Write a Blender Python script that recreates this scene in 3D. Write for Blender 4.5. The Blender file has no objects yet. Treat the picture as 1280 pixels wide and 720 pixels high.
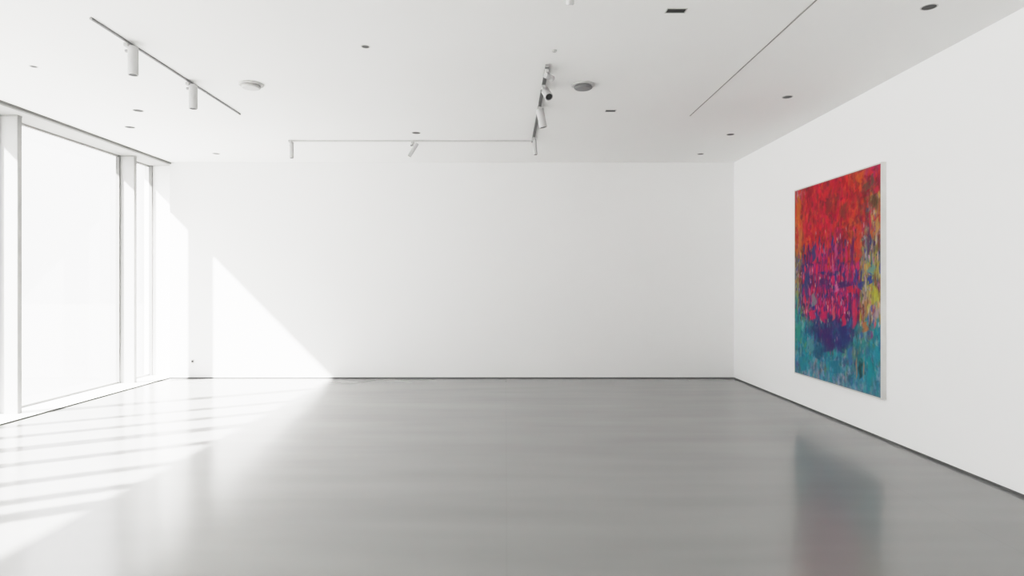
import bpy, bmesh, math, random
import numpy as np
from mathutils import Vector, Matrix

C = bpy.context.scene.collection
F = 800.0                 # focal length in pixels of the 1280-wide frame
EYE = 1.56
H = 3.60                  # ceiling height
XL, XR, YB = -5.60, 3.81, 10.67
YF = -4.0                 # wall behind the viewer
XG = -6.12                # glass line
YE = 10.95                # end of the window bay
PI = math.pi


# ------------------------------------------------------------------ helpers
def obj(name, bm, mat, parent=None, smooth=False):
    me = bpy.data.meshes.new(name)
    bmesh.ops.recalc_face_normals(bm, faces=bm.faces)
    bm.to_mesh(me)
    bm.free()
    me.materials.append(mat)
    if smooth:
        for p in me.polygons:
            p.use_smooth = True
    o = bpy.data.objects.new(name, me)
    C.objects.link(o)
    if parent:
        o.parent = parent
    return o


def box(bm, x0, x1, y0, y1, z0, z1, bev=0.0):
    r = bmesh.ops.create_cube(bm, size=1.0)
    vs = r['verts']
    for v in vs:
        v.co = Vector((x0 + (v.co.x + .5) * (x1 - x0), y0 + (v.co.y + .5) * (y1 - y0), z0 + (v.co.z + .5) * (z1 - z0)))
    if bev > 0:
        es = list({e for v in vs for e in v.link_edges})
        bmesh.ops.bevel(bm, geom=es, offset=bev, segments=2, affect='EDGES', profile=.5)
    return bm


def nb(*a, **k):
    return box(bmesh.new(), *a, **k)


def lathe(prof, segs=32, mat=None, bm=None):
    bm = bm or bmesh.new()
    M = mat or Matrix.Identity(4)
    rings = []
    for r, z in prof:
        if r < 1e-6:
            rings.append([bm.verts.new(M @ Vector((0, 0, z)))])
        else:
            rings.append([bm.verts.new(M @ Vector((r * math.cos(2 * PI * k / segs), r * math.sin(2 * PI * k / segs), z))) for k in range(segs)])
    for a, b in zip(rings, rings[1:]):
        for k in range(segs):
            k2 = (k + 1) % segs
            if len(a) == 1 and len(b) == 1:
                continue
            if len(a) == 1:
                bm.faces.new((a[0], b[k], b[k2]))
            elif len(b) == 1:
                bm.faces.new((a[k], b[0], a[k2]))
            else:
                bm.faces.new((a[k], b[k], b[k2], a[k2]))
    return bm


def tube(pts, r, segs=12, bm=None):
    bm = bm or bmesh.new()
    pts = [Vector(p) for p in pts]
    rings = []
    for i, p in enumerate(pts):
        d = (pts[min(i + 1, len(pts) - 1)] - pts[max(i - 1, 0)]).normalized()
        u = d.orthogonal().normalized() if i == 0 else (rings_u - d * rings_u.dot(d)).normalized()
        rings_u = u
        w = d.cross(u)
        rings.append([bm.verts.new(p + r * (math.cos(2 * PI * k / segs) * u + math.sin(2 * PI * k / segs) * w)) for k in range(segs)])
    for a, b in zip(rings, rings[1:]):
        for k in range(segs):
            bm.faces.new((a[k], a[(k + 1) % segs], b[(k + 1) % segs], b[k]))
    bm.faces.new(rings[0])
    bm.faces.new(rings[-1])
    return bm


def thing(name, label, cat, loc, group=None):
    o = bpy.data.objects.new(name, None)
    o.empty_display_size = .1
    C.objects.link(o)
    o.location = loc
    o['label'] = label
    o['category'] = cat
    if group:
        o['group'] = group
    return o


def struct(name, bm, mat, parent=None):
    o = obj(name, bm, mat, parent)
    if not parent:
        o['kind'] = 'structure'
    return o


# ---------------------------------------------------------------- materials
def mat(name, col, rough=.5, metal=0.0, spec=.5, noise=None, bump=None):
    """noise=(scale vector, amount): gentle procedural value variation; bump=(scale, strength)"""
    m = bpy.data.materials.new(name)
    m.use_nodes = True
    nt = m.node_tree
    b = nt.nodes['Principled BSDF']
    b.inputs['Base Color'].default_value = (*col, 1)
    b.inputs['Roughness'].default_value = rough
    b.inputs['Metallic'].default_value = metal
    b.inputs['Specular IOR Level'].default_value = spec
    tc = nt.nodes.new('ShaderNodeTexCoord')
    if noise:
        mp = nt.nodes.new('ShaderNodeMapping')
        mp.inputs['Scale'].default_value = noise[0]
        nz = nt.nodes.new('ShaderNodeTexNoise')
        nz.inputs['Scale'].default_value = 1
        nz.inputs['Detail'].default_value = 4
        cr = nt.nodes.new('ShaderNodeValToRGB')
        a = noise[1]
        cr.color_ramp.elements[0].position = .3
        cr.color_ramp.elements[1].position = .7
        cr.color_ramp.elements[0].color = (*[c * (1 - a) for c in col], 1)
        cr.color_ramp.elements[1].color = (*[min(1, c * (1 + a)) for c in col], 1)
        nt.links.new(tc.outputs['Object'], mp.inputs['Vector'])
        nt.links.new(mp.outputs['Vector'], nz.inputs['Vector'])
        nt.links.new(nz.outputs['Fac'], cr.inputs['Fac'])
        nt.links.new(cr.outputs['Color'], b.inputs['Base Color'])
    if bump:
        n2 = nt.nodes.new('ShaderNodeTexNoise')
        n2.inputs['Scale'].default_value = bump[0]
        n2.inputs['Detail'].default_value = 3
        bp = nt.nodes.new('ShaderNodeBump')
        bp.inputs['Strength'].default_value = bump[1]
        bp.inputs['Distance'].default_value = .01
        nt.links.new(tc.outputs['Object'], n2.inputs['Vector'])
        nt.links.new(n2.outputs['Fac'], bp.inputs['Height'])
        nt.links.new(bp.outputs['Normal'], b.inputs['Normal'])
    return m


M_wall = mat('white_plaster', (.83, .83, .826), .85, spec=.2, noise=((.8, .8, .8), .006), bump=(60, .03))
M_ceil = mat('ceiling_paint', (.87, .87, .865), .9, spec=.15, noise=((.6, .6, .6), .008))
M_white = mat('white_lacquer', (.74, .74, .735), .45, noise=((3, 3, 3), .01))
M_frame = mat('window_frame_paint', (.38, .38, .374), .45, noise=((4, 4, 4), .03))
M_strip = mat('window_seal_grey', (.26, .26, .256), .6, noise=((4, 4, 4), .04))  # frame paint darkened so the sunlit stile keeps a shaded grey
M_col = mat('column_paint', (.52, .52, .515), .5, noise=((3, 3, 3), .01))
M_wallR = mat('bright_plaster', (.94, .94, .936), .85, spec=.2, noise=((.8, .8, .8), .006), bump=(60, .03))  # same plaster lightened, window light on the right wall put into the colour
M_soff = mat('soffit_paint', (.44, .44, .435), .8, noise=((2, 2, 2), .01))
M_line = mat('slot_grey', (.30, .30, .285), .5, noise=((4, 4, 4), .04))
M_lip = mat('grey_metal_lip', (.16, .16, .152), .5, noise=((4, 4, 4), .04))
M_base = mat('shadow_gap_grey', (.10, .10, .098), .6, noise=((3, 3, 3), .08))
M_track = mat('track_aluminium', (.26, .26, .26), .4, .3, noise=((30, 5, 5), .05))
M_dtrack = mat('track_dark_grey', (.15, .15, .15), .4, .3, noise=((30, 5, 5), .05))  # track grey darkened to paint in the shade on the mid track
M_pale = mat('track_white', (.58, .58, .575), .4, noise=((30, 5, 5), .03))
M_spot = mat('spotlight_white', (.52, .52, .52), .35, noise=((9, 9, 9), .02))
M_knob = mat('fitting_grey', (.36, .36, .36), .4, .3, noise=((9, 9, 9), .05))
M_black = mat('dark_recess', (.012, .012, .012), .5, noise=((20, 20, 20), .2))
M_dim = mat('grey_recess', (.06, .06, .06), .5, noise=((20, 20, 20), .1))
M_disc = mat('ceiling_disc_plastic', (.52, .52, .51), .4, noise=((9, 9, 9), .02))
M_pave = mat('pale_paving', (.20, .20, .198), .8, noise=((1.5, 1.5, 1.5), .05))
M_cframe = mat('picture_frame_pale', (.66, .66, .64), .5, noise=((4, 4, 4), .04))


def floor_mat():
    m = bpy.data.materials.new('polished_grey_floor')
    m.use_nodes = True
    nt = m.node_tree
    N, L = nt.nodes.new, nt.links.new
    b = nt.nodes['Principled BSDF']
    tc = N('ShaderNodeTexCoord')

    def nz(scale, det):
        mp = N('ShaderNodeMapping')
        mp.inputs['Scale'].default_value = scale
        n = N('ShaderNodeTexNoise')
        n.inputs['Scale'].default_value = 1
        n.inputs['Detail'].default_value = det
        L(tc.outputs['Object'], mp.inputs['Vector'])
        L(mp.outputs['Vector'], n.inputs['Vector'])
        return n.outputs['Fac']

    a = nz((.35, 1.9, 1), 2)
    c = nz((.8, 4.5, 1), 1)
    mx = N('ShaderNodeMath'); mx.operation = 'MULTIPLY_ADD'
    L(c, mx.inputs[0]); mx.inputs[1].default_value = .45; L(a, mx.inputs[2])
    cr = N('ShaderNodeValToRGB')
    cr.color_ramp.elements[0].position = .45
    cr.color_ramp.elements[1].position = 1.0
    cr.color_ramp.elements[0].color = (.212, .212, .207, 1)
    cr.color_ramp.elements[1].color = (.244, .244, .238, 1)
    L(mx.outputs[0], cr.inputs['Fac'])
    # faint saw-cut joints running away from the viewer
    sx = N('ShaderNodeSeparateXYZ'); L(tc.outputs['Object'], sx.inputs[0])
    ad = N('ShaderNodeMath'); ad.operation = 'ADD'; L(sx.outputs['X'], ad.inputs[0]); ad.inputs[1].default_value = 30.0
    md = N('ShaderNodeMath'); md.operation = 'MODULO'; L(ad.outputs[0], md.inputs[0]); md.inputs[1].default_value = 3.0
    lt = N('ShaderNodeMath'); lt.operation = 'LESS_THAN'; L(md.outputs[0], lt.inputs[0]); lt.inputs[1].default_value = .012
    ml = N('ShaderNodeMath'); ml.operation = 'MULTIPLY'; L(lt.outputs[0], ml.inputs[0]); ml.inputs[1].default_value = .04
    mc = N('ShaderNodeMix'); mc.data_type = 'RGBA'
    L(ml.outputs[0], mc.inputs[0]); L(cr.outputs['Color'], mc.inputs[6]); mc.inputs[7].default_value = (.05, .05, .05, 1)
    L(mc.outputs[2], b.inputs['Base Color'])
    b.inputs['Roughness'].default_value = .19
    b.inputs['Specular IOR Level'].default_value = .46
    b.inputs['IOR'].default_value = 1.5
    return m


def glass_mat():
    m = bpy.data.materials.new('window_glass')
    m.use_nodes = True
    nt = m.node_tree
    nt.nodes.remove(nt.nodes['Principled BSDF'])
    out = nt.nodes['Material Output']
    tr = nt.nodes.new('ShaderNodeBsdfTransparent')
    tr.inputs[0].default_value = (.985, .985, .985, 1)
    gl = nt.nodes.new('ShaderNodeBsdfGlossy')
    gl.inputs['Roughness'].default_value = 0.0
    fr = nt.nodes.new('ShaderNodeFresnel')
    fr.inputs['IOR'].default_value = 1.9
    mx = nt.nodes.new('ShaderNodeMixShader')
    nt.links.new(fr.outputs[0], mx.inputs[0])
    nt.links.new(tr.outputs[0], mx.inputs[1])
    nt.links.new(gl.outputs[0], mx.inputs[2])
    nt.links.new(mx.outputs[0], out.inputs[0])
    return m


M_floor = floor_mat()
M_glass = glass_mat()

# ------------------------------------------------------------- room shell
struct('floor', nb(XL, XR + .2, YF - .2, YB + .2, -.2, 0), M_floor)
struct('ceiling', nb(XG - .06, XR + .2, YF - .2, YE + .2, H, H + .25), M_ceil)
struct('wall_back', nb(XL, XR + .2, YB, YB + .2, 0, H), M_wall)
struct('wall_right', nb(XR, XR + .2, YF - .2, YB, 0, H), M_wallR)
struct('wall_front', nb(XG - .06, XR, YF - .2, YF, 0, H), M_wall)
struct('wall_left', nb(XG - .06, XL - .001, YE, YE + .2, -.2, H), M_wall)      # end of the window bay
struct('baseboard_back', nb(XL, XR - .008, YB - .006, YB, 0, .018), M_base)
struct('baseboard_right', nb(XR - .008, XR, YF, YB, 0, .018), M_base)
# window bay: white sill with a dark edge, lip under the ceiling, canopy slab outside
struct('trim_1', nb(XG - .06, XL - .008, YF, YE, -.2, .012), M_white)
struct('trim_2', nb(XL - .008, XL, YF, YB, -.1, .016), M_lip)
struct('trim_3', nb(XL - .03, XL + .025, YF, YB - .001, H - .032, H), M_lip)
struct('trim_20', nb(XG, XL - .031, YF, YE, H - .004, H + .01), M_soff)  # panel added under the ceiling, its darker tone stands for soffit shade
struct('canopy_slab', nb(-6.72, XG - .06, YF - 2, YE + 3, 3.93, 4.15), M_white)
struct('terrace_ground', nb(-60, XG - .06, -40, 60, -.45, -.25), M_pave)

cols = [10.08, 7.67, 5.22, 2.64, 0.20, -2.1]           # white fin columns along the glass
CW = .07
n = 4
for y in cols:
    bm = nb(-6.09, -5.855, y, y + CW, .012, H, bev=.004)
    o = struct('trim_%d' % n, bm, M_col)
    struct('edge_strip', nb(-5.855, -5.850, y + .002, y + CW, .012, H - .02), M_frame, o)  # strip added to paint the shade on the column's room side
    struct('head_plate', nb(-6.092, -5.848, y - .003, y + CW + .003, H - .022, H), M_frame, o)
    n += 1


def window(k, y0, y1, mulls=(), w=.035, sx=(-6.12, -6.065)):
    root = bpy.data.objects.new('window_%d' % k, None)
    C.objects.link(root)
    root['kind'] = 'structure'
    root.location = (XG, (y0 + y1) / 2, .012)
    inv = Matrix.Translation(-root.location)
    bm = bmesh.new()
    x0, x1 = XG - .012, XG + .035
    box(bm, x0, x1, y0, y0 + .02, .012, H)
    box(bm, x0, x1, y0 + .02, y1 - w, .012, .012 + .03)
    box(bm, x0, x1, y0 + .02, y1 - w, H - .03, H)
    bm.transform(inv)
    obj('window_frame', bm, M_frame, root)
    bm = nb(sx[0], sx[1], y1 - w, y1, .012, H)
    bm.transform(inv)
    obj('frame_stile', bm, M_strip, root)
    bm = bmesh.new()
    vs = [bm.verts.new(inv @ Vector(p)) for p in ((XG, y0 + .02, .042), (XG, y1 - w, .042), (XG, y1 - w, H - .03), (XG, y0 + .02, H - .03))]
    bm.faces.new(vs)
    obj('pane', bm, M_glass, root)
    for ym in mulls:
        bm = nb(XG + .005, -5.90, ym - .03, ym + .03, .012, H)
        bm.transform(inv)
        obj('mullion', bm, M_white, root)


window(1, cols[0] + CW, YE, sx=(-6.085, -6.035))
window(2, cols[1] + CW, cols[0])
for k, ms in ((2, (5.97, 6.70)), (3, (3.12, 3.74, 4.50)), (4, (1.35,)), (5, (-.9,))):
    window(k + 1, cols[k] + CW, cols[k - 1], ms)
window(7, YF, cols[5], (YF + 1.0,))


# ------------------------------------------------------ lights on the ceiling
def track(label, p0, p1, caps=(True, True), W=.015, m=None, hh=.022):
    m = m or M_track
    p0, p1 = Vector(p0), Vector(p1)
    d = p1 - p0
    L = d.length
    t = thing('lighting_track', label, 'lighting track', p0, 'slim lighting tracks under the ceiling')
    t.rotation_euler.z = math.atan2(d.y, d.x)
    bm = bmesh.new()
    # open channel section: top, two flanks and two lips
    box(bm, 0, L, -W, W, -.006, 0)
    box(bm, 0, L, -W, -W + .005, -hh, -.006)
    box(bm, 0, L, W - .005, W, -hh, -.006)
    box(bm, 0, L, -W + .005, -.002, -hh, -hh + .004)
    box(bm, 0, L, .002, W - .005, -hh, -hh + .004)
    obj('rail', bm, m, t)
    if caps[0]:
        obj('end_cap', nb(-.012, 0, -W - .001, W + .001, -hh - .002, 0, bev=.002), M_knob, t)
    if caps[1]:
        obj('end_cap', nb(L, L + .012, -W - .001, W + .001, -hh - .002, 0, bev=.002), M_knob, t)
    return t


XM = .385
XT = -3.165
track('grey lighting track nearest the windows, running away with two white cylinder spotlights', (XT, 4.89, H), (XT, 7.62, H), W=.008, hh=.015)
track('grey lighting track in mid ceiling running away towards the back wall', (XM, 5.93, H), (XM, 9.0, H), (True, False), W=.017, m=M_dtrack)
track('pale lighting track running crosswise in front of the back wall', (-3.05, 9.03, H), (XM + .015, 9.03, H), (True, True), W=.012, m=M_pale)


def spot(label, x, y, tilt=0.0, az=0.0, side=.045, length=.215, r=.036, drop=.06, canopy=False, z0=None):
    """cylinder spotlight clipped to a track; tilt from straight down towards azimuth az"""
    top = H - .022 if not canopy else H
    t = thing('track_spotlight', label, 'spotlight', (x, y, top), 'white cylinder track spotlights')
    if canopy:
        obj('ceiling_canopy', lathe([(0, 0), (.05, 0), (.05, -.018), (.044, -.024), (0, -.024)], 32), M_spot, t, True)
    else:
        obj('adapter', nb(-.017, .017, -.055, .055, -.03, 0, bev=.004), M_spot, t)
    zt = -.024 if canopy else -.03
    obj('stem', tube([(0, 0, zt + .002), (0, 0, -drop + .012), (side * .3, 0, -drop), (side * .62, 0, -drop)], .008, 10), M_knob, t, True)
    obj('knob', lathe([(0, -.014), (.011, -.014), (.013, -.010), (.013, .010), (.011, .014), (0, .014)], 16,
                      Matrix.Translation((-.018, 0, -drop + .008)) @ Matrix.Rotation(PI / 2, 4, 'Y')), M_knob, t, True)
    # body pivots a little below its own back end
    piv = Vector((side, 0, -drop))
    R = Matrix.Translation(piv) @ Matrix.Rotation(az, 4, 'Z') @ Matrix.Rotation(-tilt, 4, 'Y') @ Matrix.Rotation(-az, 4, 'Z')
    up = .045
    prof = [(0, up), (r * .8, up), (r * .95, up - .004), (r, up - .012), (r, up - length * .55), (r * .965, up - length * .55 - .002),
            (r * .965, up - length * .55 - .006), (r, up - length * .55 - .008), (r, up - length + .004), (r * .97, up - length),
            (r * .78, up - length), (r * .84, up - length + .03), (0, up - length + .034)]
    o = obj('lamp_head', lathe(prof, 40, R), M_spot, t, False)
    for p in o.data.polygons:
        p.use_smooth = True
    o.data.set_sharp_from_angle(angle=math.radians(30))
    obj('lens', lathe([(0, up - length + .001), (r * .80, up - length + .001), (r * .855, up - length - .001), (r * .845, up - length + .014), (0, up - length + .02)], 32, R), M_black, o, False)
    return t


R_ = math.radians
spot('white cylinder spotlight pointing straight down, nearer of the two on the track by the windows', XT, 5.38, side=.034, r=.041, length=.24)
spot('white cylinder spotlight pointing straight down, farther of the two on the track by the windows', XT, 6.41, side=.036, r=.041, length=.24)
spot('spotlight at the near end of the mid ceiling track, tilted steeply towards the right', XM, 6.02, R_(80), R_(40), length=.10, r=.028, side=.02)
spot('second spotlight along the mid ceiling track, its dark lens facing the viewer', XM, 6.50, R_(48), R_(-70), length=.15, side=.025, r=.042)
spot('third spotlight from the near end of the mid ceiling track, white and hanging steeply', XM, 7.28, R_(12), R_(10), side=.01, r=.044)
spot('farthest spotlight of the mid ceiling track, hanging where it meets the crosswise track', XM, 8.80, R_(4), R_(0), side=.015, r=.026)
spot('spotlight tilted sideways halfway along the crosswise track before the back wall', -1.31, 9.03, R_(32), R_(180), side=.04, r=.026)
spot('spotlight hanging upright at the left end of the crosswise track before the back wall', -3.02, 9.03, 0, 0, side=-.0, r=.03)
spot('spotlight whose bottom tip just shows at the top edge, right of the middle', .415, 4.035, R_(28), R_(90), side=.0, canopy=True, length=.24, r=.026)


def detector(label, x, y, dark):
    t = thing('smoke_detector', label, 'smoke detector', (x, y, H), 'round ceiling detectors')
    obj('base_plate', lathe([(0, 0), (.118, 0), (.122, -.004), (.122, -.012), (.112, -.018), (0, -.018)], 48), M_disc, t, False)
    obj('cap', lathe([(0, -.018), (.085, -.018), (.085, -.022), (.092, -.024), (.092, -.038), (.08, -.046), (0, -.049)], 48), dark, t, False)
    return t


M_disc2 = mat('grey_disc_plastic', (.20, .20, .20), .4, noise=((9, 9, 9), .03))
detector('pale round smoke detector on the left half of the ceiling, beside the window-side track', -2.585, 6.50, M_disc)
detector('round smoke detector with a grey cap, right of the mid ceiling track', .79, 6.52, M_disc2)


def downlight(label, x, y, r, dark, group):
    t = thing('recessed_downlight', label, 'downlight', (x, y, H), group)
    obj('trim_ring', lathe([(r, -.002), (r + .008, -.003), (r + .010, 0), (r, 0), (r, -.002)], 32), M_disc, t, False)
    obj('reflector', lathe([(0, -.0005), (r * .6, -.0005), (r, -.0015)], 32), dark, t, False)
    return t


G1 = 'black round downlights along the right wall'
downlight('black round downlight nearest the top right corner, along the right wall', 3.11, 4.70, .048, M_black, G1)
downlight('black round downlight above the painting, second from the front along the right wall', 3.06, 6.95, .048, M_black, G1)
downlight('black round downlight near the back, third from the front along the right wall', 3.05, 8.68, .045, M_black, G1)
downlight('small grey round downlight in the far right corner, last of the row', 3.04, 9.98, .042, M_dim, G1)
G2 = 'small pale downlights in the left ceiling'
downlight('tiny grey downlight above the first tall window, nearest of those by the windows', -4.41, 5.98, .028, M_dim, G2)
downlight('thin grey downlight by the windows, the wider one below the track', -4.30, 7.49, .054, M_black, G2)
downlight('dark grey downlight closest to the window lip, left of the others', -4.86, 8.28, .056, M_black, G2)
downlight('small grey downlight in the far left ceiling corner before the back wall', -4.50, 9.95, .05, M_dim, G2)
downlight('small grey downlight in the left middle ceiling, nearer the viewer', -1.20, 5.48, .03, M_dim, G2)
downlight('small grey downlight just before the crosswise track, above its middle spotlight', -1.20, 8.59, .052, M_dim, G2)


def slotlight(label, x, y, sx, sy):
    t = thing('rectangular_downlight', label, 'downlight', (x, y, H), 'dark rectangular slot lights')
    bm = bmesh.new()
    w = .007
    box(bm, -sx - w, sx + w, -sy - w, -sy, -.004, .004)
    box(bm, -sx - w, sx + w, sy, sy + w, -.004, .004)
    box(bm, -sx - w, -sx, -sy, sy, -.004, .004)
    box(bm, sx, sx + w, -sy, sy, -.004, .004)
    obj('bezel', bm, M_disc, t)
    obj('opening', nb(-sx, sx, -sy, sy, -.0015, .004), M_black, t)


slotlight('black rectangular slot light at the top edge, the larger and nearer one', 1.267, 4.76, .068, .034)
slotlight('black rectangular slot light right of the smoke detector, smaller and farther one', 1.23, 7.5, .056, .034)

t = thing('ceiling_sensor', 'tiny white round sensor on the ceiling just before the mid track', 'sensor', (.425, 5.57, H))
obj('housing', lathe([(0, 0), (.022, 0), (.022, -.008), (.016, -.014), (0, -.016)], 24), M_disc, t, True)

t = thing('ceiling_slot', 'thin dark straight slot in the right half of the ceiling, running away', 'ceiling slot', (2.225, 5.0, H))
obj('slot_strip', nb(-.006, .006, -2.6, 2.73, -.003, 0), M_line, t)

t = thing('wall_socket', 'tiny grey socket low on the back wall beside the column shadow', 'socket', (-5.215, YB, .285))
obj('cover_plate', nb(-.022, .022, -.010, 0, -.03, .03, bev=.003), M_disc, t)
obj('plug', lathe([(0, 0), (.014, 0), (.012, .022), (0, .024)], 16, Matrix.Translation((0, -.010, 0)) @ Matrix.Rotation(PI / 2, 4, 'X')), M_dim, t)


# ----------------------------------------------------------------- painting
PX = 3.762                 # face of the picture
Y0P, Y1P = 8.337, 6.403    # far and near edge
Z0P, Z1P = .41, 2.79


def srgb(c):
    c = np.asarray(c, dtype=float) / 255.0
    return np.where(c <= .04045, c / 12.92, ((c + .055) / 1.055) ** 2.4)


def paint(NU, NV):
    rng = np.random.default_rng(11)
    rnd = random.Random(5)
    img = np.zeros((NV, NU, 3))
    # colour study: 13 rows (top to bottom) x 9 columns (far edge to near edge), sRGB
    RD, CR, DK, OR, PK = (196, 24, 50), (158, 18, 46), (104, 44, 44), (204, 80, 34), (205, 36, 92)
    MG, PU, NV_, BL, TE = (178, 30, 92), (100, 32, 88), (40, 46, 104), (34, 56, 150), (22, 130, 148)
    TG, OC, OL, YG, LV = (40, 142, 128), (188, 120, 62), (120, 106, 66), (178, 172, 62), (172, 150, 160)
    GG, BG, SB, DT = (96, 124, 116), (92, 134, 162), (58, 104, 142), (26, 74, 104)
    grid = [
        [(176, 112, 112), CR, RD, RD, RD, RD, OR, (150, 70, 70), PK],
        [OR, CR, RD, CR, DK, RD, RD, DK, (150, 60, 66)],
        [OR, RD, RD, RD, CR, RD, OR, DK, OL],
        [OC, RD, RD, RD, RD, CR, OR, PU, OC],
        [OR, OR, RD, RD, MG, PU, OR, GG, OC],
        [OL, PU, MG, PK, MG, PU, OR, GG, OL],
        [OL, NV_, MG, MG, PU, MG, OR, BL, YG],
        [OC, NV_, PU, NV_, MG, PK, NV_, YG, YG],
        [GG, PU, PK, MG, PU, PK, NV_, LV, YG],
        [TG, OL, PK, MG, PU, PK, PU, OC, LV],
        [TG, GG, DT, PU, NV_, NV_, NV_, OL, TE],
        [TG, TE, DT, NV_, NV_, SB, DT, GG, TE],
        [TE, TE, SB, TE, DT, SB, OL, TE, TE],
        [BG, TE, BG, SB, TE, BG, BG, TE, BG],
        [BG, BG, LV, BG, BG, LV, BG, BG, BG],
    ]
    G = np.array(grid, dtype=float)
    nr, nc = G.shape[:2]

    def study(u, v):
        """v: 0 top, 1 bottom"""
        a = np.clip(v * nr - .5, 0, nr - 1); b = np.clip(u * nc - .5, 0, nc - 1)
        i = np.clip(a.astype(int), 0, nr - 2); j = np.clip(b.astype(int), 0, nc - 2)
        fa = (a - i)[..., None]; fb = (b - j)[..., None]
        return (G[i, j] * (1 - fa) * (1 - fb) + G[i, j + 1] * (1 - fa) * fb + G[i + 1, j] * fa * (1 - fb) + G[i + 1, j + 1] * fa * fb)

    vv, uu = np.mgrid[0:NV, 0:NU]
    uu = (uu + .5) / NU; vv = (vv + .5) / NV
    img[:] = study(uu, vv)
    pal_mid = [MG, PK, PU, NV_, PU, CR, (220, 30, 90), (214, 110, 150), NV_, BL]
    pal_top = [RD, CR, DK, OR, (210, 40, 30), (190, 30, 60)]
    pal_bot = [TE, TE, SB, DT, TG, BG, (40, 140, 156), (60, 160, 168), (150, 170, 180)]
    pal_edge = [OC, OL, YG, GG, BL, PU, LV, DK]

    def stroke(u, v, w, h, col, alpha, skew=0.0):
        i0, i1 = int((v - h) * NV), int((v + h) * NV) + 1
        j0, j1 = int((u - w - abs(skew)) * NU), int((u + w + abs(skew)) * NU) + 1
        i0, j0, i1, j1 = max(0, i0), max(0, j0), min(NV, i1), min(NU, j1)
        if i1 <= i0 or j1 <= j0:
            return
        V = (vv[i0:i1, j0:j1] - v) / h
        U = (uu[i0:i1, j0:j1] - u - skew * V) / w
        wob = .55 * np.sin(V * rnd.uniform(2, 6) + rnd.uniform(0, 6))
        m = np.clip(1.25 - 1.25 * (np.abs(U + .35 * wob) ** 2 + np.abs(V + .25 * np.sin(U * 3 + wob * 4)) ** 3), 0, 1) * alpha
        m *= .68 + .32 * np.repeat(np.repeat(rng.random(((m.shape[0] + 4) // 5, m.shape[1])), 5, axis=0)[:m.shape[0]], 1, axis=1)
        img[i0:i1, j0:j1] = img[i0:i1, j0:j1] * (1 - m[..., None]) + np.array(col) * m[..., None]

    def jit(c, a):
        k = rnd.uniform(1 - a, 1 + a)
        return [max(0, min(255, x * k + rnd.uniform(-14, 14))) for x in c]

    # broad dabs
    for _ in range(1100):
        u, v = rnd.random(), rnd.random()
        du, dv = rnd.gauss(0, .05), rnd.gauss(0, .035)
        c = study(np.array([u + du]), np.array([v + dv]))[0]
        stroke(u, v, rnd.uniform(.010, .035), rnd.uniform(.010, .035), jit(c, .28), rnd.uniform(.3, .75), rnd.uniform(-.01, .01))
    # vertical drips and bars
    for _ in range(3600):
        u, v = rnd.random(), rnd.random() ** .9
        edge = u < .1 or u > .80
        if v < .30:
            pal = pal_edge if (u > .86 and v > .12 and rnd.random() < .6) else pal_top
            a, w, h = rnd.uniform(.12, .6), rnd.uniform(.006, .024), rnd.uniform(.008, .034)
        elif v < .68:
            pal = pal_edge if edge else pal_mid
            if v < .42 and not edge and rnd.random() < .5:
                pal = pal_top
            a, w, h = rnd.uniform(.35, .9), rnd.uniform(.0045, .014), rnd.uniform(.010, .042)
        else:
            pal = pal_bot if rnd.random() < .9 else pal_edge
            a, w, h = rnd.uniform(.12, .5), rnd.uniform(.008, .026), rnd.uniform(.010, .034)
        c = rnd.choice(pal)
        if .66 < v < .84 and (abs(u - .47) / .27) ** 2 + (abs(v - .74) / .11) ** 2 < rnd.uniform(.5, 1.4):
            c = rnd.choice([NV_, PU, NV_, DT, (58, 40, 100), SB, (96, 50, 110)])
        stroke(u, v, w, h, jit(c, .2), a, rnd.uniform(-.004, .004))

    def at(px, py):
        Y = PX * F / (px - 632.0)
        z = EYE - (py - 356.0) * Y / F
        return (Y0P - Y) / (Y0P - Y1P), (Z1P - z) / (Z1P - Z0P)

    # ragged rows of upright bars with dark gaps between them
    for row in (.335, .385, .44, .495, .55, .60, .645):
        for _ in range(16):
            stroke(rnd.uniform(.10, .82), row + rnd.uniform(.015, .035), rnd.uniform(.012, .035), rnd.uniform(.006, .014), rnd.choice([NV_, (60, 30, 84), PU, (36, 50, 110)]), rnd.uniform(.4, .85))
        for _ in range(30):
            c = rnd.choice([PK, (224, 34, 80), MG, (214, 40, 60), (150, 24, 84), NV_, (226, 90, 130), (84, 34, 96)] if row > .4 else [RD, (216, 50, 44), MG, PU, NV_, (210, 34, 80)])
            stroke(rnd.uniform(.12, .80), row + rnd.uniform(-.018, .008), rnd.uniform(.006, .013), rnd.uniform(.016, .034), jit(c, .12), rnd.uniform(.6, .95))
    # small pale and dark flecks
    for _ in range(330):
        u, v = rnd.random(), rnd.uniform(.25, .93)
        c = rnd.choice([(226, 150, 180), (190, 170, 190), (236, 60, 110), (30, 30, 60), (24, 50, 90), (214, 190, 150), (90, 190, 190) if v > .65 else (230, 90, 60)])
        stroke(u, v, rnd.uniform(.003, .008), rnd.uniform(.006, .016), c, rnd.uniform(.5, .9) * (1 if v < .7 else .6))
    for _ in range(260):
        u, v = rnd.random(), rnd.uniform(.0, .34)
        stroke(u, v, rnd.uniform(.006, .02), rnd.uniform(.006, .022), rnd.choice([(104, 40, 40), (120, 20, 40), (214, 50, 50), (90, 60, 44), (226, 70, 44)]), rnd.uniform(.3, .7))

    # the marks that can be told apart
    def mark(px, py, hw, hh, col, alpha=.85):
        u, v = at(px, py)
        ua, _ = at(px - hw, py); ub, _ = at(px + hw, py)
        _, va = at(px, py - hh); _, vb = at(px, py + hh)
        stroke(u, v, abs(ub - ua) / 2, abs(vb - va) / 2, col, alpha)

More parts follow.
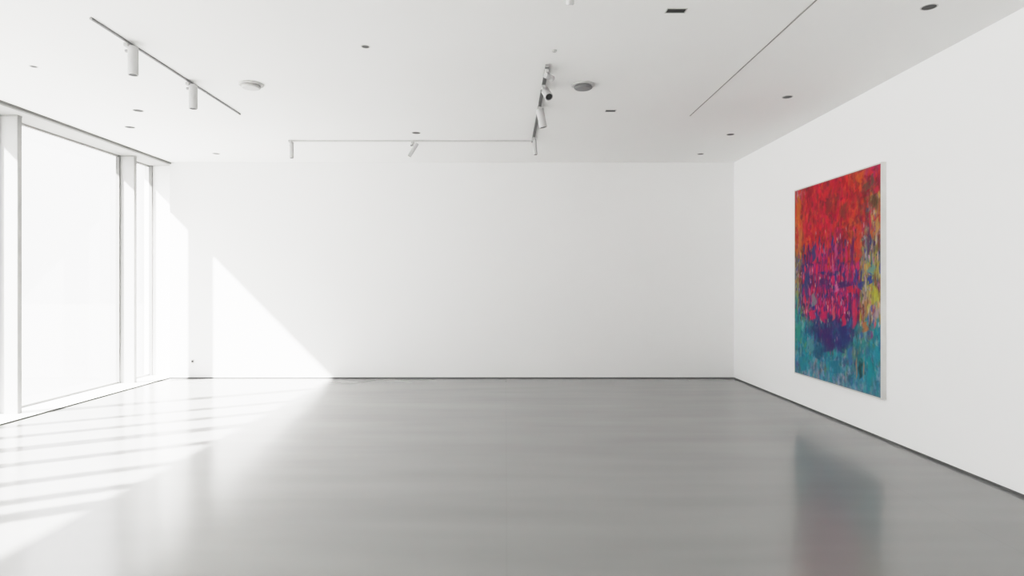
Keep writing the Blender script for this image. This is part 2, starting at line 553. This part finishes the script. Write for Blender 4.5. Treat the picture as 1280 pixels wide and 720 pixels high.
    for a in [
        (998, 262, 3.5, 18, (198, 104, 30)), (1000, 300, 3, 24, (196, 110, 50)), (1012, 240, 5, 8, (150, 20, 36)), (1032, 242, 5, 9, (214, 34, 44)),
        (1046, 232, 6, 8, (186, 26, 44)), (1076, 219, 6, 8, (222, 92, 32)), (1091, 224, 3, 10, (92, 74, 62)), (1084, 232, 5, 6, (104, 70, 58)),
        (1096, 236, 4, 5, (190, 44, 70)), (1094, 252, 4, 11, (84, 64, 44)), (1097, 281, 3, 14, (192, 138, 76)), (1088, 276, 2, 18, (196, 44, 70)),
        (1086, 300, 2.2, 22, (84, 44, 84)), (1073, 306, 5, 26, (208, 58, 38)), (1055, 262, 5, 12, (126, 52, 44)), (1036, 258, 5, 12, (136, 44, 44)),
        (1017, 317, 3, 12, (40, 62, 118)), (1066, 312, 2.5, 20, (88, 34, 88)), (1045, 314, 2.5, 14, (186, 66, 128)), (1058, 318, 2, 14, (214, 34, 90)),
        (1008, 354, 3.5, 22, (36, 62, 116)), (1090, 337, 6, 6, (98, 152, 148)), (1088, 349, 3.5, 8, (28, 46, 160)), (1077, 356, 5, 6, (34, 58, 132)),
        (1094, 371, 6, 14, (176, 176, 62)), (1098, 336, 2.5, 14, (166, 160, 74)), (1046, 361, 3.5, 6, (220, 110, 160)), (1030, 352, 8, 4, (74, 32, 92)),
        (1053, 356, 6, 6, (52, 40, 96)), (1063, 362, 5, 6, (216, 36, 64)), (1015, 394, 5, 8, (222, 34, 82)), (1030, 395, 6, 8, (216, 30, 84)),
        (1055, 402, 3.5, 9, (226, 34, 78)), (1068, 390, 4, 22, (206, 42, 84)), (1042, 392, 2.5, 12, (228, 82, 96)), (1017, 376, 4, 9, (116, 138, 138)),
        (1096, 393, 4, 9, (178, 150, 158)), (1082, 410, 4.5, 8, (196, 108, 54)), (1090, 420, 2, 6, (138, 60, 122)), (998, 415, 4, 12, (40, 148, 130)),
        (1034, 424, 11, 18, (62, 40, 98)), (1054, 424, 9, 18, (42, 46, 106)), (1024, 440, 8, 10, (30, 74, 108)), (1045, 460, 8, 10, (28, 110, 136)),
        (1076, 462, 3.2, 13, (24, 56, 56)), (1071, 462, 1.2, 15, (172, 130, 100)), (1080, 462, 1.1, 14, (172, 130, 100)), (1088, 468, 5, 22, (20, 140, 150)),
        (1097, 448, 4.5, 16, (34, 140, 158)), (1063, 445, 4, 14, (58, 104, 160)), (1003, 455, 6, 10, (28, 128, 148)), (1013, 432, 5, 12, (76, 140, 150)),
    ]:
        mark(*a, alpha=.9)
    # grey unpainted rim along the edges
    rim = np.minimum(np.minimum(uu, 1 - uu) * 1.93, np.minimum(vv, 1 - vv) * 2.38)
    m = np.clip(1 - rim / .022, 0, 1)[..., None] * .55
    img[:] = img * (1 - m) + np.array((150, 132, 132)) * m
    return np.clip(img, 0, 255)


def painting():
    t = thing('abstract_painting', 'large abstract canvas of red, magenta, navy and teal drips on the right wall', 'painting', (XR, (Y0P + Y1P) / 2, Z0P))
    inv = Matrix.Translation(-t.location)
    fw = .014
    bm = bmesh.new()
    ya, yb = Y1P, Y0P
    box(bm, PX - .002, XR, ya, ya + fw, Z0P, Z1P)
    box(bm, PX - .002, XR, yb - fw, yb, Z0P, Z1P)
    box(bm, PX - .002, XR, ya + fw, yb - fw, Z0P, Z0P + fw)
    box(bm, PX - .002, XR, ya + fw, yb - fw, Z1P - fw, Z1P)
    bm.transform(inv)
    obj('frame', bm, M_cframe, t)
    NU, NV = 230, 300
    img = srgb(paint(NU, NV)) * .86
    y0, y1, z0, z1 = Y0P - fw, Y1P + fw, Z0P + fw, Z1P - fw
    verts, faces = [], []
    for i in range(NV):
        for j in range(NU):
            verts.append((PX - t.location.x, y0 + (y1 - y0) * j / (NU - 1) - t.location.y, z1 + (z0 - z1) * i / (NV - 1) - t.location.z))
    for i in range(NV - 1):
        for j in range(NU - 1):
            a = i * NU + j
            faces.append((a, a + NU, a + NU + 1, a + 1))
    me = bpy.data.meshes.new('canvas')
    me.from_pydata(verts, [], faces)
    at = me.color_attributes.new('paint', 'FLOAT_COLOR', 'POINT')
    buf = np.ones((NU * NV, 4), dtype=np.float32)
    buf[:, :3] = np.clip(img, 0, 1).reshape(-1, 3)
    at.data.foreach_set('color', buf.ravel())
    m = bpy.data.materials.new('oil_paint')
    m.use_nodes = True
    nt = m.node_tree
    b = nt.nodes['Principled BSDF']
    va = nt.nodes.new('ShaderNodeAttribute'); va.attribute_name = 'paint'
    tc = nt.nodes.new('ShaderNodeTexCoord')
    nz = nt.nodes.new('ShaderNodeTexNoise'); nz.inputs['Scale'].default_value = 30; nz.inputs['Detail'].default_value = 5
    mp = nt.nodes.new('ShaderNodeMapping'); mp.inputs['Scale'].default_value = (1, 3, .8)
    hs = nt.nodes.new('ShaderNodeHueSaturation')
    mr = nt.nodes.new('ShaderNodeMapRange'); mr.inputs[3].default_value = .82; mr.inputs[4].default_value = 1.2
    L = nt.links.new
    L(tc.outputs['Object'], mp.inputs['Vector']); L(mp.outputs['Vector'], nz.inputs['Vector'])
    L(nz.outputs['Fac'], mr.inputs[0]); L(mr.outputs[0], hs.inputs['Value'])
    L(va.outputs['Color'], hs.inputs['Color']); L(hs.outputs['Color'], b.inputs['Base Color'])
    bp = nt.nodes.new('ShaderNodeBump'); bp.inputs['Strength'].default_value = .25; bp.inputs['Distance'].default_value = .004
    L(nz.outputs['Fac'], bp.inputs['Height']); L(bp.outputs['Normal'], b.inputs['Normal'])
    b.inputs['Roughness'].default_value = .7
    b.inputs['Specular IOR Level'].default_value = .2
    me.materials.append(m)
    o = bpy.data.objects.new('canvas', me)
    C.objects.link(o)
    o.parent = t
    # stretched cloth body behind the painted face
    bm = nb(PX + .001, XR - .002, Y1P + fw, Y0P - fw, Z0P + fw, Z1P - fw)
    bm.transform(inv)
    obj('backing_board', bm, M_cframe, t)


painting()

# ------------------------------------------------------------------- light
SKY_LOW, SKY_HIGH, SUN, FILL = 3.0, 8.0, 36.0, 135.0
w = bpy.data.worlds.new('hazy_sky')
bpy.context.scene.world = w
w.use_nodes = True
nt = w.node_tree
bg = nt.nodes['Background']
bg.inputs['Color'].default_value = (.942, .936, .935, 1)
bg.inputs['Strength'].default_value = 1.0
# overcast-bright upper sky, paler milky haze towards the horizon
wt = nt.nodes.new('ShaderNodeTexCoord')
ws = nt.nodes.new('ShaderNodeSeparateXYZ')
wr = nt.nodes.new('ShaderNodeMapRange')
wr.interpolation_type = 'SMOOTHSTEP'
wr.inputs[1].default_value = .21
wr.inputs[2].default_value = .42
wr.inputs[3].default_value = SKY_LOW
wr.inputs[4].default_value = SKY_HIGH
nt.links.new(wt.outputs['Generated'], ws.inputs[0])
nt.links.new(ws.outputs['Z'], wr.inputs[0])
nt.links.new(wr.outputs[0], bg.inputs['Strength'])

sd = Vector((1.0, .60, -1.03)).normalized()
sl = bpy.data.lights.new('sun', 'SUN')
sl.energy = SUN
sl.angle = math.radians(1.2)
sl.color = (1, .985, .96)
so = bpy.data.objects.new('sun', sl)
C.objects.link(so)
so.rotation_euler = sd.to_track_quat('-Z', 'Y').to_euler()
so.location = (-12, 0, 12)

al = bpy.data.lights.new('rear_room_light', 'AREA')  # unseen fill lamp added behind the viewer to lift the walls
al.shape = 'RECTANGLE'
al.size, al.size_y = 8.0, 1.6
al.energy = FILL
ao = bpy.data.objects.new('rear_room_light', al)
C.objects.link(ao)
ao.location = (-.8, YF + .1, .95)
ao.rotation_euler = (PI / 2, 0, 0)

# ------------------------------------------------------------------ camera
cd = bpy.data.cameras.new('camera')
cam = bpy.data.objects.new('camera', cd)
C.objects.link(cam)
cam.location = (0, 0, EYE)
cam.rotation_euler = (PI / 2, 0, 0)
cd.sensor_width = 36
cd.lens = 36 * F / 1280
cd.shift_x = 8 / 1280
cd.shift_y = -4 / 1280
cd.clip_end = 200
sc = bpy.context.scene
sc.camera = cam
sc.view_settings.view_transform = 'Standard'
sc.view_settings.look = 'None'
sc.view_settings.exposure = 0.0
# soft photographic shoulder for the highlights
sc.view_settings.use_curve_mapping = True
cm = sc.view_settings.curve_mapping
cm.clip_max_x = 8.0
cm.clip_max_y = 2.0
cv = cm.curves[3]
pts = [(0, 0), (.2, .2), (.45, .45), (.7, .64), (1.0, .76), (1.5, .86), (2.2, .92), (4.0, .97), (8.0, 1.0)]
cv.points[0].location = pts[0]
cv.points[1].location = pts[-1]
for p in pts[1:-1]:
    cv.points.new(*p)
for p in cv.points:
    p.handle_type = 'AUTO_CLAMPED'
cm.update()
sc.cycles.use_denoising = True
sc.cycles.max_bounces = 14
sc.cycles.diffuse_bounces = 9
sc.cycles.glossy_bounces = 5
sc.cycles.transparent_max_bounces = 12
sc.cycles.sample_clamp_indirect = 12
